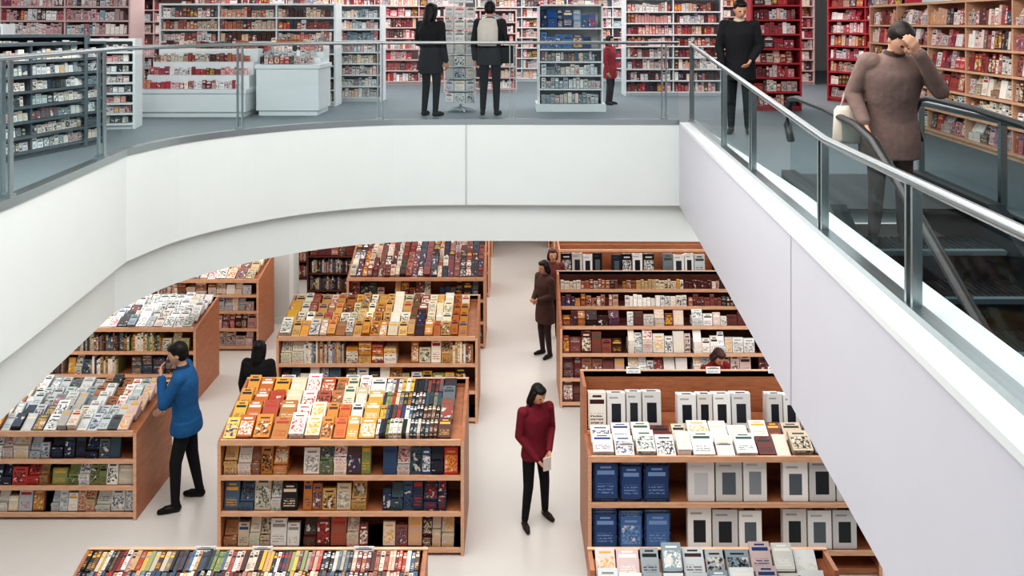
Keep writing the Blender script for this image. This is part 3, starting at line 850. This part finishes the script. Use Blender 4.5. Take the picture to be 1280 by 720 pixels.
e, ML, H = person('woman_in_red_jacket', (.26, 9.0, 0), 25, 1.58, dict(top='701e2c', pants='15171a', ankle='c9987c', shoes='2a1c1a', hair='100d0c'),
    hem=.47, hair='long', lean=2, head=(18, 10), J=dict(aL=(.095, .03, .045), kL=(.07, -.01, .285), aR=(-.09, -.02, .045), kR=(-.068, -.03, .285), eL=(.13, .0, .65), wL=(.05, -.12, .56), eR=(-.13, .0, .64), wR=(-.03, -.10, .50)),
    armn=dict(L=(-1, 0, .3), R=(1, -.2, .3)), curl=.7)
g = Geo(); g.box(-.04, .05, -.29, -.275, .72, .86); g.obj('booklet', mat('booklet_paper', 'd8d4cc', .6), e)
e, ML, H = person('man_in_blue_jacket', (-3.80, 9.34, 0), -80, 1.9, dict(top='205888', pants='191b1f', shoes='101214', skin='c49a80', collar='1c3a5c'),
    hem=.46, hair='short', lean=5, head=(10, 0), bulk=1.15, J=dict(aL=(.07, -.05, .045), kL=(.06, -.05, .285), aR=(-.07, .06, .045), kR=(-.06, .02, .285), eL=(.12, -.09, .68), wL=(.05, -.11, .81), eR=(-.14, -.03, .64), wR=(-.11, -.13, .58)), armn=dict(L=(-.3, .8, 0), R=(.6, 0, .4)))
person('woman_in_brown_coat', (.56, 13.5, 0), -55, 1.62, dict(top='4f3832', pants='3a2a2a', hair='120e0d', shoes='1c1616'),
    hem=.36, hair='bob', lean=1, head=(8, 0), bulk=1.15, J=dict(eL=(.135, .0, .66), wL=(.05, -.12, .62), eR=(-.135, 0, .66), wR=(-.04, -.12, .61)), armn=dict(L=(-1, 0, .3), R=(1, 0, .3)))
person('shopper_in_red_sweater', (.72, 14.25, 0), 10, 1.6, dict(top='6c3a38', pants='2a2426', hair='4a2a22'), hem=.46, hair='bob')
person('girl_in_black', (-3.28, 10.35, 0), 175, 1.5, dict(top='17161a', pants='15151a', hair='0e0c0c'), hem=.42, hair='long', head=(10, 0), bulk=1.2)
person('woman_in_wine_sweater', (2.58, 10.3, 0), 20, 1.5, dict(top='7c2428', pants='241c20', hair='3c201c'), hem=.45, hair='bob', head=(25, 0), lean=8,
       J=dict(eL=(.13, -.03, .66), wL=(.08, -.13, .60), eR=(-.13, -.03, .66), wR=(-.08, -.13, .60)))
person('woman_in_black_coat', (-1.24, 12.2, ZU), 150, 1.72, dict(top='1f2023', pants='18191d', hair='120f0e', shoes='101112'), hem=.38, hair='long', bulk=1.15, head=(6, -10),
       J=dict(eL=(.14, -.0, .65), wL=(.08, -.11, .62)))
e, ML, H = person('man_with_white_backpack', (-.34, 12.3, ZU), 170, 1.76, dict(top='2a2c30', pants='1a1b1f', hair='14110f'), hem=.44, hair='short', bulk=1.1, head=(8, 10),
       J=dict(eR=(-.13, -.0, .65), wR=(-.06, -.11, .66)))
def backpack(e, c, H, zc=.70):
    m = fabric('canvas_'+c, c); V = []; F = []
    prim_mesh(('loft', [(0, .16, H*zc-.22, .13, .06), (0, .17, H*zc-.15, .16, .09), (0, .17, H*zc+.05, .16, .09), (0, .15, H*zc+.17, .13, .07), (0, .14, H*zc+.21, .07, .04)], 'x', None), V, F)
    mesh_obj('backpack', V, F, m, e, True)
    g = Geo()
    for s in (-1, 1): g.tube([(s*.09, .12, H*zc+.15), (s*.10, .03, H*.845), (s*.11, -.10, H*.80), (s*.12, -.13, H*.72), (s*.13, -.05, H*.62), (s*.1, .1, H*zc-.18)], .014, 6)
    g.obj('backpack_straps', m, e, True)
backpack(e, 'c8c4bc', H, .73)
def shoulder_bag(e, x, y, z, c, w=.14, h=.16, sh=(.6, 0, 3.2)):
    m = fabric('bag_'+c, c); V = []; F = []
    prim_mesh(('loft', [(x, y, z-h, w*.8, .05), (x, y, z-h*.8, w, .07), (x, y, z+h*.6, w*.9, .055), (x, y, z+h*.8, w*.7, .03)], 'x', None), V, F)
    mesh_obj('bag', V, F, m, e, True)
    top = (x*.66, 0, H*.84)
    g = Geo(); g.tube([(x-w*.5, y, z+h*.6), (x-w*.2, y, z+h*1.4), top, (x+w*.3, y+.06, z+h*1.4), (x+w*.5, y, z+h*.6)], .01, 6); g.obj('bag_strap', m, e, True)
shoulder_bag(e, -.27, .02, .95, '121316', .12, .15)
e, ML, H = person('man_in_black_suit', (2.9, 10.2, ZU), -20, 1.72, dict(top='1b1c20', pants='18191d', collar='c8b8a8', hair='16120f'), hem=.40, hair='short', bulk=1.15, head=(20, 20), lean=3,
       J=dict(eL=(.145, .0, .65), wL=(.09, -.10, .56), eR=(-.145, 0, .65), wR=(-.12, -.07, .52)))
e, ML, H = person('child_in_red_coat', (1.70, 13.9, ZU), 60, 1.2, dict(top='9c2c38', pants='2a2228', hair='14100f'), hem=.38, hair='bob', bulk=1.15)
e, ML, H = person('man_in_taupe_coat', (*P(2.26, 5.8), ZU-.2), -8, 1.66, dict(top='7c6862', pants='584a46', collar='4a3c38', hair='1e1512', skin='c89c84'), hem=.38, hair='short', bulk=1.22, lean=12, head=(30, 10),
       J=dict(eL=(.17, -.07, .70), wL=(.055, -.125, .875), eR=(-.155, .02, .66), wR=(-.13, -.09, .56)), armn=dict(L=(-.4, .8, 0)), curl=.4)
shoulder_bag(e, -.28, .02, .88, 'c8beb2', .11, .15)

# ---------------------------------------------------------------- lights
def area(name, loc, sx, sy, e, c=(1, .965, .93)):
    l = bpy.data.lights.new(name, 'AREA'); l.shape = 'RECTANGLE'; l.size = sx; l.size_y = sy; l.energy = e; l.color = c
    o = bpy.data.objects.new(name, l); o.location = loc; COL.objects.link(o); return o
area('ceiling_light', (-1, 6, 7.5), 8, 6, 590)
area('ceiling_light', (-1, 16, 7.5), 16, 6, 700, (1, .97, .96))
area('ceiling_light', (-9, 6, 7.5), 5, 9, 250, (.95, .98, 1))
area('ceiling_light', (8, 8, 7.5), 5, 9, 250, (.97, .98, 1))
area('ceiling_light', (0, 16, 2.58), 11, 7, 340)
area('ceiling_light', (-7.5, 11, 2.58), 4, 7, 160)
area('ceiling_light', (4.6, 9.2, 2.9), 3.6, 5, 140)
w = bpy.data.worlds.new('world'); w.use_nodes = True; scene.world = w
w.node_tree.nodes['Background'].inputs[0].default_value = (.92, .96, 1, 1)
w.node_tree.nodes['Background'].inputs[1].default_value = .7

# ---------------------------------------------------------------- camera
cam = bpy.data.cameras.new('camera'); cam.sensor_width = 36; cam.lens = 36*1000/1280; cam.shift_y = -330/1280
cam.clip_start = .05
co = bpy.data.objects.new('camera', cam); co.location = (0, 0, 5.6); co.rotation_euler = (math.radians(90), 0, 0)
COL.objects.link(co); scene.camera = co
